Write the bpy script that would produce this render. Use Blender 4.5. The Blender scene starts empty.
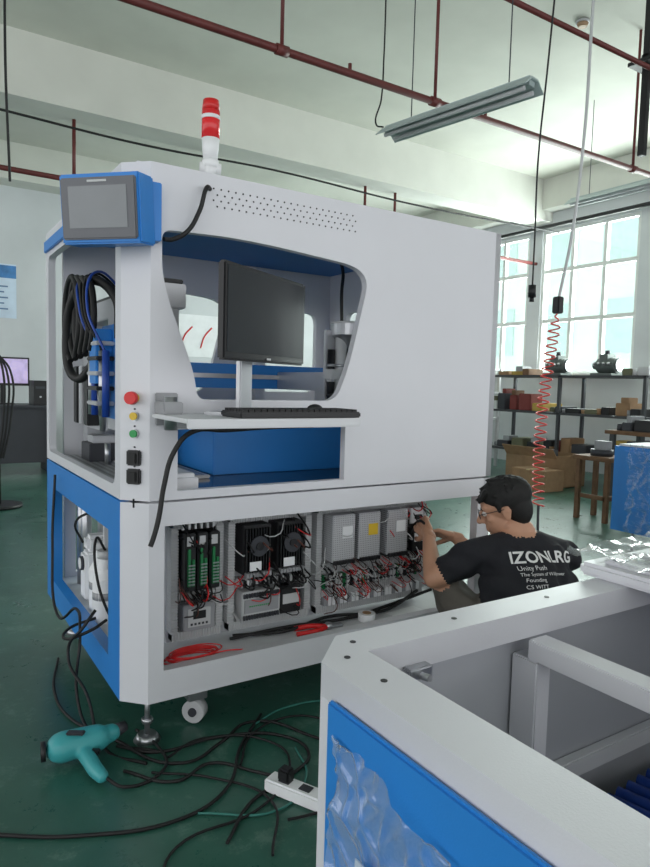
import bpy, bmesh, math, random
from mathutils import Vector, Matrix, Euler
from mathutils.bvhtree import BVHTree
random.seed(7)
S=bpy.context.scene
try: S.view_settings.view_transform='Standard'
except Exception: pass
# ---------------------------------------------------------------- materials
def lin(c):
    return tuple((x/255/12.92 if x/255<=0.04045 else ((x/255+0.055)/1.055)**2.4) for x in c)+(1,)
MATS={}
def mat(name,col,rough=.5,metal=0,var=.06,scale=6,bump=0,bscale=60,emit=0,coat=0,alpha=1):
    if name in MATS: return MATS[name]
    m=bpy.data.materials.new(name); m.use_nodes=True; nt=m.node_tree; b=nt.nodes['Principled BSDF']
    c=lin(col); tc=nt.nodes.new('ShaderNodeTexCoord'); n=nt.nodes.new('ShaderNodeTexNoise')
    n.inputs['Scale'].default_value=scale; n.inputs['Detail'].default_value=4
    nt.links.new(tc.outputs['Object'],n.inputs['Vector'])
    cr=nt.nodes.new('ShaderNodeValToRGB'); cr.color_ramp.elements[0].position=.3; cr.color_ramp.elements[1].position=.7
    cr.color_ramp.elements[0].color=tuple(x*(1-var) for x in c[:3])+(1,)
    cr.color_ramp.elements[1].color=tuple(min(1,x*(1+var)) for x in c[:3])+(1,)
    nt.links.new(n.outputs['Fac'],cr.inputs['Fac']); nt.links.new(cr.outputs['Color'],b.inputs['Base Color'])
    b.inputs['Roughness'].default_value=rough; b.inputs['Metallic'].default_value=metal
    if coat: b.inputs['Coat Weight'].default_value=coat
    if emit:
        b.inputs['Emission Color'].default_value=c; b.inputs['Emission Strength'].default_value=emit
    if bump:
        n2=nt.nodes.new('ShaderNodeTexNoise'); n2.inputs['Scale'].default_value=bscale; n2.inputs['Detail'].default_value=5
        nt.links.new(tc.outputs['Object'],n2.inputs['Vector'])
        bp=nt.nodes.new('ShaderNodeBump'); bp.inputs['Strength'].default_value=bump; bp.inputs['Distance'].default_value=.01
        nt.links.new(n2.outputs['Fac'],bp.inputs['Height']); nt.links.new(bp.outputs['Normal'],b.inputs['Normal'])
    MATS[name]=m; return m
white=mat('white_powder_coat',(212,213,219),.42,0,.02,3,.05,300)
white2=mat('white_paint_inner',(206,208,212),.55,0,.03,3)
inner=mat('shaded_inner_sheet',(168,171,177),.6,0,.05,2)  # darker gray paints in the shading inside the foreground frame
blue=mat('blue_powder_coat',(38,126,205),.42,0,.05,3,.05,300)
bluedark=mat('blue_inner',(44,116,188),.5,0,.05,3)
black=mat('black_plastic',(24,25,28),.45)
blackg=mat('black_glossy',(14,15,18),.12)
rubber=mat('black_rubber',(18,18,20),.6)
steel=mat('brushed_steel',(180,182,186),.3,.85,.08,20)
alum=mat('aluminium',(190,192,196),.4,.6,.05)
grayp=mat('gray_plastic',(150,152,156),.5)
lgray=mat('light_gray_plastic',(190,192,194),.5)
dgray=mat('dark_gray_metal',(62,64,70),.5,.3)
redm=mat('red_plastic',(205,30,32),.35)
yel=mat('yellow_plastic',(215,180,50),.4)
grn=mat('green_plastic',(40,150,80),.4)
grnpcb=mat('green_terminal',(30,120,70),.5)
teal=mat('teal_tool_plastic',(62,158,163),.4,0,.04,8)
card=mat('cardboard',(150,120,90),.85,0,.12,10)
wood=mat('worn_wood',(112,82,58),.7,0,.2,12)
skin=mat('skin',(186,140,114),.5,0,.05,20)
hair=mat('black_hair',(12,11,11),.75,0,.3,60)
shirt=mat('black_tshirt_cloth',(24,25,32),.85,0,.12,14,.35,30)
pants=mat('gray_trousers_cloth',(88,84,78),.85,0,.1,14,.3,30)
shoe=mat('dark_shoes',(40,38,40),.6)
eyew=mat('eye_white',(225,222,218),.3)
textw=mat('white_print',(225,225,225),.7)
redpipe=mat('red_brown_pipe_paint',(98,40,38),.5,0,.15,10)
lampm=mat('lamp_housing_enamel',(170,184,184),.45,0,.06,10)
screen_off=mat('dark_screen',(34,37,42),.22)
hmiscr=mat('hmi_screen',(126,130,134),.25)
framew=mat('white_window_frame',(225,228,226),.5)
racksteel=mat('rack_dark_steel',(70,72,76),.5,.3)
paper=mat('paper_white',(230,232,235),.7)
bluewrap=mat('blue_hose',(30,70,160),.4)
brownw=mat('brown_wire',(90,50,40),.5)
def dotmat(name,base,dot,scale,thr=.3,rough=.4,metal=0):
    m=bpy.data.materials.new(name); m.use_nodes=True; nt=m.node_tree; b=nt.nodes['Principled BSDF']
    tc=nt.nodes.new('ShaderNodeTexCoord'); v=nt.nodes.new('ShaderNodeTexVoronoi'); v.inputs['Scale'].default_value=scale; v.inputs['Randomness'].default_value=0
    nt.links.new(tc.outputs['Object'],v.inputs['Vector'])
    cr=nt.nodes.new('ShaderNodeValToRGB'); cr.color_ramp.elements[0].position=thr; cr.color_ramp.elements[1].position=thr+.03
    cr.color_ramp.elements[0].color=lin(dot); cr.color_ramp.elements[1].color=lin(base)
    nt.links.new(v.outputs['Distance'],cr.inputs['Fac']); nt.links.new(cr.outputs['Color'],b.inputs['Base Color'])
    b.inputs['Roughness'].default_value=rough; b.inputs['Metallic'].default_value=metal
    return m
perf=dotmat('perforated_silver',(186,188,192),(60,60,64),110,.33,.4,.2)
floor_m=bpy.data.materials.new('green_epoxy_floor'); floor_m.use_nodes=True
def mk_floor():
    nt=floor_m.node_tree; b=nt.nodes['Principled BSDF']; tc=nt.nodes.new('ShaderNodeTexCoord')
    n=nt.nodes.new('ShaderNodeTexNoise'); n.inputs['Scale'].default_value=1.1; n.inputs['Detail'].default_value=7; n.inputs['Roughness'].default_value=.65
    n2=nt.nodes.new('ShaderNodeTexNoise'); n2.inputs['Scale'].default_value=5; n2.inputs['Detail'].default_value=12; n2.inputs['Roughness'].default_value=.82
    for q in (n,n2): nt.links.new(tc.outputs['Object'],q.inputs['Vector'])
    c1=nt.nodes.new('ShaderNodeValToRGB'); e=c1.color_ramp.elements; e[0].position=.35; e[0].color=lin((34,80,68)); e[1].position=.7; e[1].color=lin((60,106,93))
    c2=nt.nodes.new('ShaderNodeValToRGB'); e=c2.color_ramp.elements; e[0].position=.53; e[0].color=(0,0,0,1); e[1].position=.62; e[1].color=(1,1,1,1)
    nt.links.new(n.outputs['Fac'],c1.inputs['Fac']); nt.links.new(n2.outputs['Fac'],c2.inputs['Fac'])
    mx=nt.nodes.new('ShaderNodeMix'); mx.data_type='RGBA'; mul=nt.nodes.new('ShaderNodeMath'); mul.operation='MULTIPLY'; mul.inputs[1].default_value=.5
    nt.links.new(c2.outputs['Color'],mul.inputs[0]); nt.links.new(mul.outputs[0],mx.inputs[0])
    nt.links.new(c1.outputs['Color'],mx.inputs[6]); mx.inputs[7].default_value=lin((112,142,130)); nt.links.new(mx.outputs[2],b.inputs['Base Color'])
    mr=nt.nodes.new('ShaderNodeMapRange'); mr.inputs[3].default_value=.12; mr.inputs[4].default_value=.5; nt.links.new(n2.outputs['Fac'],mr.inputs[0]); nt.links.new(mr.outputs[0],b.inputs['Roughness'])
mk_floor()
wall_m=mat('white_plaster_wall',(204,208,211),.8,0,.08,1.2,.15,8)
ceil_m=mat('painted_concrete_ceiling',(206,207,198),.85,0,.09,1.0,.2,6)
beam_m=mat('painted_beam',(212,213,206),.85,0,.07,1.4,.15,6)
film=bpy.data.materials.new('clear_plastic_film'); film.use_nodes=True
def mk_film():
    nt=film.node_tree
    for n in list(nt.nodes):
        if n.type!='OUTPUT_MATERIAL': nt.nodes.remove(n)
    out=[n for n in nt.nodes if n.type=='OUTPUT_MATERIAL'][0]
    t=nt.nodes.new('ShaderNodeBsdfTransparent'); g=nt.nodes.new('ShaderNodeBsdfGlossy'); d=nt.nodes.new('ShaderNodeBsdfDiffuse'); d.inputs[0].default_value=(.8,.87,.95,1)
    g.inputs['Roughness'].default_value=.08
    fr=nt.nodes.new('ShaderNodeLayerWeight'); fr.inputs['Blend'].default_value=.35
    mr=nt.nodes.new('ShaderNodeMapRange'); mr.inputs[1].default_value=.05; mr.inputs[2].default_value=.75; mr.inputs[3].default_value=.02; mr.inputs[4].default_value=.75
    nt.links.new(fr.outputs['Facing'],mr.inputs[0])
    m1=nt.nodes.new('ShaderNodeMixShader'); m1.inputs[0].default_value=.35; nt.links.new(g.outputs[0],m1.inputs[1]); nt.links.new(d.outputs[0],m1.inputs[2])
    m2=nt.nodes.new('ShaderNodeMixShader'); nt.links.new(mr.outputs[0],m2.inputs[0]); nt.links.new(t.outputs[0],m2.inputs[1]); nt.links.new(m1.outputs[0],m2.inputs[2]); nt.links.new(m2.outputs[0],out.inputs[0])
mk_film()
glass=bpy.data.materials.new('window_glass'); glass.use_nodes=True
def mk_glass():
    nt=glass.node_tree
    for n in list(nt.nodes):
        if n.type!='OUTPUT_MATERIAL': nt.nodes.remove(n)
    out=[n for n in nt.nodes if n.type=='OUTPUT_MATERIAL'][0]
    t=nt.nodes.new('ShaderNodeBsdfTransparent'); t.inputs[0].default_value=(.95,.99,.97,1); g=nt.nodes.new('ShaderNodeBsdfGlossy'); g.inputs['Roughness'].default_value=.05
    m=nt.nodes.new('ShaderNodeMixShader'); m.inputs[0].default_value=.06; nt.links.new(t.outputs[0],m.inputs[1]); nt.links.new(g.outputs[0],m.inputs[2]); nt.links.new(m.outputs[0],out.inputs[0])
mk_glass()
# ---------------------------------------------------------------- helpers
def link(o,parent=None):
    S.collection.objects.link(o)
    if parent is not None: o.parent=parent
    return o
def G(name,parent=None):
    e=bpy.data.objects.new(name,None); e.empty_display_size=.1; S.collection.objects.link(e); e.parent=parent; return e
def fin(bm,name,m,parent,smooth=False):
    me=bpy.data.meshes.new(name); bm.normal_update(); bm.to_mesh(me); bm.free()
    ms=m if isinstance(m,(list,tuple)) else [m]
    for x in ms: me.materials.append(x)
    if smooth:
        for p in me.polygons: p.use_smooth=True
    return link(bpy.data.objects.new(name,me),parent)
def addbox(bm,x0,x1,y0,y1,z0,z1,mi=0):
    vs=[bm.verts.new((x,y,z)) for x in (x0,x1) for y in (y0,y1) for z in (z0,z1)]
    for f in ((0,1,3,2),(4,6,7,5),(0,4,5,1),(2,3,7,6),(0,2,6,4),(1,5,7,3)):
        fc=bm.faces.new([vs[i] for i in f]); fc.material_index=mi
def box(name,x0,x1,y0,y1,z0,z1,m,parent=None,bev=.003):
    bm=bmesh.new(); addbox(bm,x0,x1,y0,y1,z0,z1)
    if bev: bmesh.ops.bevel(bm,geom=bm.edges[:],offset=min(bev,.45*min(abs(x1-x0),abs(y1-y0),abs(z1-z0))),segments=2,affect='EDGES')
    return fin(bm,name,m,parent)
def addcyl(bm,p,q,r1,r2=None,seg=20,mi=0,caps=True):
    p=Vector(p);q=Vector(q);r2=r1 if r2 is None else r2; d=q-p
    M=Matrix.Translation((p+q)/2)@d.to_track_quat('Z','Y').to_matrix().to_4x4()
    r=bmesh.ops.create_cone(bm,cap_ends=caps,segments=seg,radius1=r1,radius2=r2,depth=d.length,matrix=M)
    for v in r['verts']:
        for f in v.link_faces: f.material_index=mi
def cyl(name,p,q,r,m,parent=None,r2=None,seg=20):
    bm=bmesh.new(); addcyl(bm,p,q,r,r2,seg); o=fin(bm,name,m,parent)
    for f in o.data.polygons: f.use_smooth=len(f.vertices)<=4
    return o
def addsph(bm,c,r,seg=2):
    if not isinstance(r,(tuple,list)): r=(r,r,r)
    bmesh.ops.create_icosphere(bm,subdivisions=seg,radius=1,matrix=Matrix.Translation(c)@Matrix.Diagonal((*r,1)))
def addcap(bm,p,q,r1,r2=None):
    r2=r1 if r2 is None else r2
    addsph(bm,p,r1); addsph(bm,q,r2)
    if (Vector(q)-Vector(p)).length>1e-4: addcyl(bm,p,q,r1,r2,16)
def ev(o,name,m,parent):
    dg=bpy.context.evaluated_depsgraph_get(); dg.update()
    me=bpy.data.meshes.new_from_object(o.evaluated_get(dg)); me.name=name
    bpy.data.objects.remove(o,do_unlink=True)
    me.materials.clear()
    for x in (m if isinstance(m,(list,tuple)) else [m]): me.materials.append(x)
    n=bpy.data.objects.new(name,me); return link(n,parent)
def cables(name,ptss,r,m,parent=None,cyc=False,res=8):
    cu=bpy.data.curves.new(name,'CURVE'); cu.dimensions='3D'; cu.bevel_depth=r; cu.bevel_resolution=2; cu.resolution_u=res; cu.use_fill_caps=True
    for pts in ptss:
        s=cu.splines.new('BEZIER'); s.bezier_points.add(len(pts)-1)
        for b,p in zip(s.bezier_points,pts): b.co=p; b.handle_left_type=b.handle_right_type='AUTO'
        s.use_cyclic_u=cyc
    o=bpy.data.objects.new(name+'_c',cu); link(o)
    n=ev(o,name,m,parent)
    for f in n.data.polygons: f.use_smooth=True
    return n
def cable(name,pts,r,m,parent=None,cyc=False,res=8): return cables(name,[pts],r,m,parent,cyc,res)
def polytube(name,pts,r,m,parent=None):
    cu=bpy.data.curves.new(name,'CURVE'); cu.dimensions='3D'; cu.bevel_depth=r; cu.bevel_resolution=2; cu.use_fill_caps=True
    s=cu.splines.new('POLY'); s.points.add(len(pts)-1)
    for b,p in zip(s.points,pts): b.co=(*p,1)
    o=bpy.data.objects.new(name+'_c',cu); link(o); n=ev(o,name,m,parent)
    for f in n.data.polygons: f.use_smooth=True
    return n
def rnd(poly,rads,seg=6):
    out=[];n=len(poly)
    for i,p in enumerate(poly):
        r=rads[i] if isinstance(rads,(list,tuple)) else rads
        P=Vector(p);A=Vector(poly[i-1])-P;B=Vector(poly[(i+1)%n])-P
        if r<=0: out.append(tuple(P)); continue
        a=P+A.normalized()*min(r,A.length*.45); b=P+B.normalized()*min(r,B.length*.45)
        for k in range(seg+1):
            t=k/seg; out.append(tuple((1-t)**2*a+2*t*(1-t)*P+t*t*b))
    return out
def panel(name,outline,holes,pos,axis,th,m,parent):
    cu=bpy.data.curves.new(name,'CURVE'); cu.dimensions='2D'; cu.fill_mode='BOTH'; cu.extrude=th/2; cu.bevel_depth=0
    for pl in [outline]+holes:
        s=cu.splines.new('POLY'); s.points.add(len(pl)-1)
        for b,p in zip(s.points,pl): b.co=(p[0],p[1],0,1)
        s.use_cyclic_u=True
    o=bpy.data.objects.new(name+'_c',cu); link(o)
    n=ev(o,name,m,parent)
    for v in n.data.vertices:
        x,y,z=v.co
        v.co={'y':(x,pos+z,y),'x':(pos+z,x,y),'z':(x,y,pos+z)}[axis]
    n.data.flip_normals() if axis=='y' else None
    return n
def rect(a,b,c,d,r=0):
    p=[(a,c),(b,c),(b,d),(a,d)]
    return rnd(p,r) if r else p
def remesh(bm,name,m,parent,vox,it=6,M=None):
    me=bpy.data.meshes.new(name)
    if M is not None: bmesh.ops.transform(bm,matrix=M,verts=bm.verts)
    bm.to_mesh(me); bm.free(); o=link(bpy.data.objects.new(name+'_t',me))
    r=o.modifiers.new('r','REMESH'); r.mode='VOXEL'; r.voxel_size=vox
    s=o.modifiers.new('s','SMOOTH'); s.factor=.6; s.iterations=it
    n=ev(o,name,m,parent)
    for f in n.data.polygons: f.use_smooth=True
    return n
def rotbox(name,c,ex,ey,ez,hx,hy,hz,m,parent,bev=.004):
    bm=bmesh.new(); addbox(bm,-hx,hx,-hy,hy,-hz,hz)
    if bev: bmesh.ops.bevel(bm,geom=bm.edges[:],offset=min(bev,.45*2*min(hx,hy,hz)),segments=2,affect='EDGES')
    M=Matrix((Vector(ex),Vector(ey),Vector(ez))).transposed().to_4x4(); M.translation=Vector(c)
    bmesh.ops.transform(bm,matrix=M,verts=bm.verts)
    return fin(bm,name,m,parent)
def multibox(name,lst,ms,parent):
    bm=bmesh.new()
    for q in lst: addbox(bm,*q)
    return fin(bm,name,ms,parent)
zz=Vector((0,0,1))
# ---------------------------------------------------------------- room shell
XW,YB,ZC=8.0,8.6,4.4
box('floor',-7,XW,-7,YB,-.1,0,floor_m,None,0)
box('ceiling',-7,XW,-7,YB,ZC,ZC+.15,ceil_m,None,0)
box('wall_back',-7,XW+.2,YB,YB+.2,0,ZC,wall_m,None,0)
wins=[(3.45,5.1),(5.35,7.0),(1.5,3.2)]
panel('wall_right',rect(-4,YB,0,ZC),[rect(a,b,1.45,3.68) for a,b in wins],XW+.1,'x',.2,wall_m,None)
for i,(a,b) in enumerate(wins):
    g=G('window_%d'%(i+1))
    panel('frame',rect(a,b,1.45,3.68),[rect(a+.05,b-.05,1.5,3.63)],XW+.06,'x',.08,framew,g)
    for k in range(1,3):
        yy=a+(b-a)*k/3
        box('mullion_%d'%k,XW+.03,XW+.09,yy-.028,yy+.028,1.5,3.63,framew,g,0)
    for k,z in enumerate((2.28,3.05)): box('transom_%d'%k,XW+.028,XW+.092,a+.05,b-.05,z-.03,z+.03,framew,g,0)
    box('pane',XW+.055,XW+.06,a+.05,b-.05,1.5,3.63,glass,g,0)
    box('sill',XW-.1,XW+.1,a-.05,b+.05,1.41,1.45,framew,g)
box('trim_1',XW-.25,XW,-4,YB,3.95,ZC,beam_m,None,0)
box('beam_main',-7,XW,4.93,5.3,3.8,ZC,beam_m,None,0)
box('beam_rear',-7,XW,8.2,8.6,3.9,ZC,beam_m,None,0)
lst=[(15,16,-6,24,-2,12,0)]
for j in range(14):
    for k in range(5): lst.append((14.96,15,-5+j*2.1,-5+j*2.1+1.3,-.2+k*2.4,1.2+k*2.4,1))
multibox('neighbour_building',lst,[mat('pale_green_tile',(206,226,217),.7,0,.05,2),mat('far_windows',(176,202,198),.6)],None)
# pipes
g=G('sprinkler_pipe')
cyl('main_run',(-6,1.66,3.2),(XW,1.66,3.2),.024,redpipe,g)
for i,x in enumerate((1.4,2.63,5.0)):
    cyl('hanger_%d'%i,(x,1.66,3.2),(x,1.66,ZC-.003),.012,redpipe,g); cyl('coupling_%d'%i,(x-.04,1.66,3.2),(x+.04,1.66,3.2),.032,redpipe,g)
    cyl('nozzle_%d'%i,(x+.5,1.66,3.2),(x+.5,1.66,3.26),.012,redpipe,g)
g=G('sprinkler_pipe')
cyl('main_run',(-6,5.21,3.2),(XW,5.21,3.2),.026,redpipe,g)
for i,x in enumerate((.95,2.4,4.6,5.1)):
    cyl('hanger_%d'%i,(x,5.21,3.2),(x,5.21,3.8),.018,redpipe,g)
g=G('conduit_pipe')
cyl('run',(1.6,1.01,3.6),(XW,1.01,3.6),.018,redpipe,g); cyl('hanger',(4.6,1.01,3.6),(4.6,1.01,ZC-.003),.008,dgray,g)
cable('ceiling_cable',[(-6,4.8,3.62),(0,4.8,3.6),(1.5,4.8,3.56),(3,4.8,3.6),(5,4.8,3.56),(8,4.8,3.62)],.012,rubber)
cyl('curtain_rail',(XW-.1,1,3.72),(XW-.1,7.2,3.72),.03,black)
def prism(name,A,B,prof,s,m,parent):
    bm=bmesh.new(); rows=[]
    for P in (A,B): rows.append([bm.verts.new(P+s*a+Vector((0,0,b))) for a,b in prof])
    n=len(prof)
    for i in range(n): bm.faces.new([rows[0][i],rows[0][(i+1)%n],rows[1][(i+1)%n],rows[1][i]])
    bm.faces.new(rows[0][::-1]); bm.faces.new(rows[1]); bmesh.ops.recalc_face_normals(bm,faces=bm.faces)
    return fin(bm,name,m,parent)
def lamp(A,B,ts):
    g=G('fluorescent_light'); A=Vector(A);B=Vector(B); d=(B-A).normalized(); s=Vector((-d.y,d.x,0))
    prism('reflector',A,B,[(-.11,0),(-.105,-.004),(-.035,.05),(.035,.05),(.105,-.004),(.11,0),(.035,.062),(-.035,.062)],s,lampm,g)
    prism('housing',A+d*.02,B-d*.02,[(-.03,.02),(.03,.02),(.03,.075),(-.03,.075)],s,lampm,g)
    for k in (-1,1): cyl('tube_%d'%k,A+d*.04+s*.05*k,B-d*.04+s*.05*k,.014,lgray,g)
    for i,t in enumerate(ts):
        P=A.lerp(B,t); cyl('chain_%d'%i,P+Vector((0,0,.07)),Vector((P.x,P.y,ZC-.01)),.004,dgray,g)
    return g
FL=lamp((2.44,1.97,3.0),(2.66,.80,3.0),(.2,.85))
lamp((5.9,3.0,3.30),(5.9,1.8,3.30),(.2,.8))
g=G('smoke_detector'); cyl('base',(4.47,1.87,ZC-.02),(4.47,1.87,ZC-.001),.06,lgray,g); cyl('head',(4.47,1.87,ZC-.05),(4.47,1.87,ZC-.02),.035,mat('detector_tan',(170,140,110),.5),g,r2=.05)
g=G('ceiling_bracket'); box('drop',4.20,4.25,1.06,1.11,3.0,ZC-.002,black,g); box('arm',4.20,4.25,.7,1.12,3.7,3.75,black,g); box('plate',4.12,4.34,1.0,1.18,3.66,3.69,black,g)
# ---------------------------------------------------------------- machine base builder
def base(g,ox,oy,L=1.57,W=1.30,c=.07,z1=.815,zf=.205):
    zb=.17
    X=lambda v:ox+v; Y=lambda v:oy+v
    def P(lst,dx,dz=0): return [(a+dx,b+dz) for a,b in lst]
    hole=rect(.12,L-.07,.27,.74)
    panel('frame_side_near',P(rect(c,L,zb,z1),ox),[P(hole,ox)],oy+.02,'y',.04,white,g)
    panel('frame_side_far',P(rect(c,L,zb,z1),ox),[P(hole,ox)],oy+W-.02,'y',.04,white,g)
    panel('frame_end_left',P(rect(c,W-.0,zb,z1),oy),[P(rect(.21,W-.14,.27,.70),oy)],ox+.02,'x',.04,blue,g)
    panel('frame_end_right',P(rect(.0,W,zb,z1),oy),[P(rect(.07,W-.07,.27,.74),oy)],ox+L-.02,'x',.04,white,g)
    bm=bmesh.new()
    pr=[(0,c),(c,0),(c,.04),(.04,c)]
    a=[bm.verts.new((X(x),Y(y),zb)) for x,y in pr]; b=[bm.verts.new((X(x),Y(y),z1)) for x,y in pr]
    for i in range(4): bm.faces.new([a[i],a[(i+1)%4],b[(i+1)%4],b[i]])
    bm.faces.new(a[::-1]); bm.faces.new(b); bmesh.ops.recalc_face_normals(bm,faces=bm.faces); fin(bm,'corner_post',white,g)
    box('cabinet_floor',X(.04),X(L-.04),Y(.04),Y(W-.04),zf-.02,zf,white2,g,0)
    for i,(x,y) in enumerate(((.10,.10),(.10,W-.12),(L-.1,.10),(L-.1,W-.12))):
        cyl('foot_rod_%d'%i,(X(x),Y(y),.02),(X(x),Y(y),zb+.02),.009,steel,g); cyl('foot_pad_%d'%i,(X(x),Y(y),0),(X(x),Y(y),.022),.045,steel,g,r2=.03)
        cyl('foot_nut_%d'%i,(X(x),Y(y),.06),(X(x),Y(y),.075),.02,steel,g,seg=6)
    for i,(x,y) in enumerate(((.28,.13),(.30,W-.2),(L-.3,.13),(L-.3,W-.2))):
        cx,cy=X(x),Y(y)
        cyl('wheel_%d'%i,(cx-.015,cy-.015,.045),(cx+.015,cy+.015,.045),.04,lgray,g); cyl('wheel_hub_%d'%i,(cx-.02,cy-.02,.045),(cx+.02,cy+.02,.045),.015,dgray,g)
        box('caster_fork_%d'%i,cx-.035,cx+.035,cy-.03,cy+.03,.09,.125,steel,g); cyl('caster_stem_%d'%i,(cx,cy,.12),(cx,cy,zb+.02),.02,steel,g)
# ================================================================ MAIN MACHINE
M1=G('automation_machine')
L,W,H,c=1.57,1.30,1.85,.07
FZ=.25
base(M1,0,0,L,W,zf=FZ)
up=rect(c,L,.822,H)
win=rnd([(.225,1.14),(.755,1.14),(.81,1.27),(.885,1.58),(.83,1.63),(.38,1.665),(.105,1.655),(.105,1.50),(.21,1.23)],[.03,.05,.1,.05,.08,.2,.03,.1,.06])
low=rect(.16,.80,.85,1.045)
panel('cover_side_near',up,[win,low],.015,'y',.03,white,M1)
panel('cover_side_far',up,[win,rect(.95,1.45,1.15,1.6,.06)],W-.015,'y',.03,white,M1)
panel('cover_end_right',rect(0,W,.822,H),[rect(.2,W-.2,1.0,1.6,.05)],L-.015,'x',.03,white,M1)
panel('cover_end_left',rect(c,W,.822,H),[rnd([(.13,.86),(W-.06,.86),(W-.06,1.74),(.13,1.74)],.04)],.015,'x',.03,white,M1)
box('end_header',-.012,.0,c,W-.02,1.76,1.81,blue,M1)
box('roof',.04,L,.04,W,H,H+.006,white,M1,0)
box('roof_lining',.04,L-.04,.04,W-.04,H-.03,H-.01,bluedark,M1,0)
bm=bmesh.new(); pr=[(0,c),(c,0),(c,.03),(.03,c)]
a=[bm.verts.new((x,y,.822)) for x,y in pr]; b=[bm.verts.new((x,y,H)) for x,y in pr]
for i in range(4): bm.faces.new([a[i],a[(i+1)%4],b[(i+1)%4],b[i]])
bm.faces.new(a[::-1]); bm.faces.new(b); bmesh.ops.recalc_face_normals(bm,faces=bm.faces); fin(bm,'operator_post',white,M1)
bm=bmesh.new()
for r_ in range(4):
    for k in range(22):
        x=.27+k*.0255+(r_%2)*.0127; z=1.805-r_*.018
        addcyl(bm,(x,-.0015,z),(x,.002,z),.0028,seg=8)
fin(bm,'vent_holes',black,M1)
box('work_table',.03,L-.03,.035,W-.03,.80,.828,blackg,M1,0)
box('table_plate',.05,.42,.35,1.2,.829,.842,dotmat('perforated_plate',(165,167,170),(60,60,62),38,.28,.4,.4),M1)
box('feeder_base',.46,1.15,.42,.95,.829,1.06,blue,M1)
box('feeder_top',.44,1.17,.40,.97,1.06,1.068,alum,M1)
box('white_carton',.17,.28,.12,.30,.829,.87,paper,M1); box('white_carton_top',.16,.27,.13,.29,.871,.885,paper,M1)
box('gantry_beam',.30,1.3,.78,.90,1.17,1.28,blue,M1)
box('gantry_rail',.30,1.3,.765,.78,1.215,1.235,steel,M1)
box('gantry_leg_left',.30,.38,.78,.90,.842,1.17,alum,M1); box('gantry_leg_right',1.22,1.3,.78,.90,.829,1.17,alum,M1)
box('spindle_plate',.09,.12,.42,.66,1.05,1.40,blue,M1); box('spindle_motor',.03,.09,.50,.60,1.18,1.38,blue,M1)
for k in range(5): box('spindle_clamp_%d'%k,.025,.09,.47,.62,1.10+k*.055,1.115+k*.055,(alum,black)[k%2],M1)
box('spindle_slide',.12,.17,.40,.68,1.0,1.45,alum,M1)
cyl('spindle_nozzle',(.065,.54,1.16),(.065,.54,1.0),.022,steel,M1,r2=.01)
for i,y in enumerate((.44,.49,.60,.65)): cyl('air_cylinder_%d'%i,(.05,y,1.06),(.05,y,1.30),.013,steel if i%2 else bluewrap,M1)
box('y_rail',.14,.24,.15,1.2,1.44,1.52,alum,M1); box('y_rail_cover',.15,.23,.15,1.2,1.52,1.535,black,M1)
box('column_left',.14,.22,1.12,1.2,.842,1.44,alum,M1); box('column_right',.16,.22,.16,.22,.829,1.44,alum,M1)
for i,y in enumerate((.85,.95,1.05)): box('cylinder_block_%d'%i,.08,.13,y,y+.06,1.0,1.25,(black,alum,black)[i],M1); 
box('cylinder_rail',.13,.16,.82,1.12,.98,1.3,alum,M1)
for i in range(3): cyl('fixture_pin_%d'%i,(.15+.08*i,.8,.842),(.15+.08*i,.8,.93),.012,steel,M1)
box('fixture_block',.1,.3,.9,1.05,.842,.92,dgray,M1); box('fixture_top',.12,.28,.92,1.03,.92,.95,alum,M1)
cables('cable_loops',[[(.03-.008*i,.64+i*.05+(.11+i*.006)*math.cos(t),1.43+(.11+i*.006)*1.3*math.sin(t)) for t in [math.radians(q) for q in (-80,-40,0,40,80,120,160,200,240)]] for i in range(4)],.012,rubber,M1)
cable('cable_bundle',[(.08,.62,1.30),(.02,.80,1.2),(.0,.86,1.35),(.03,.7,1.56),(.1,.5,1.5),(.1,.45,1.35)],.018,rubber,M1)
for i in range(5): cable('air_tube_%d'%i,[(.05,.46+.04*i,1.3),(.0,.5+.04*i,1.45),(.06,.6+.05*i,1.60),(.2,.7+.02*i,1.53)],.005,(bluewrap,rubber,rubber)[i%3],M1)
# dispensing valve assembly
vx,vy=.985,.25
box('valve_bracket',vx-.05,vx+.05,vy+.03,vy+.53,1.17,1.25,alum,M1); box('valve_backplate',vx-.10,vx+.06,vy+.03,vy+.05,1.08,1.42,alum,M1)
bm=bmesh.new(); addcyl(bm,(vx+.0,vy,1.40),(vx+.0,vy,1.445),.080,.082,28); addcyl(bm,(vx,vy,1.35),(vx,vy,1.40),.03,.080,28); fin(bm,'hopper_bowl',steel,M1)
cyl('hopper_lid',(vx,vy,1.445),(vx,vy,1.453),.085,lgray,M1)
for i,(dx,dy,a_,b_,r_) in enumerate(((.025,0,1.14,1.36,.028),(-.045,0,1.12,1.39,.024),(-.01,-.035,1.08,1.33,.022),(.06,.0,1.10,1.34,.015),(-.085,.01,1.12,1.34,.015),(-.045,-.03,1.09,1.22,.014))):
    cyl('valve_body_%d'%i,(vx+dx,vy+dy,a_),(vx+dx,vy+dy,b_),r_,(steel,lgray,black,steel,black,paper)[i],M1)
    for k in range(3): cyl('valve_ring_%d_%d'%(i,k),(vx+dx,vy+dy,a_+.03+.06*k),(vx+dx,vy+dy,a_+.042+.06*k),r_*1.2,(black,lgray,steel)[k],M1)
box('valve_block',vx-.11,vx+.08,vy-.03,vy+.03,1.22,1.26,lgray,M1); box('valve_block_low',vx-.09,vx+.06,vy-.035,vy+.03,1.13,1.16,black,M1); cyl('valve_tip',(vx+.0,vy,1.14),(vx+.0,vy,1.0),.014,steel,M1,r2=.003)
cable('valve_hose',[(vx-.045,vy,1.45),(vx-.05,vy,1.55),(vx+.02,vy+.1,1.68),(vx+.1,vy+.3,1.8)],.007,rubber,M1)
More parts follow.
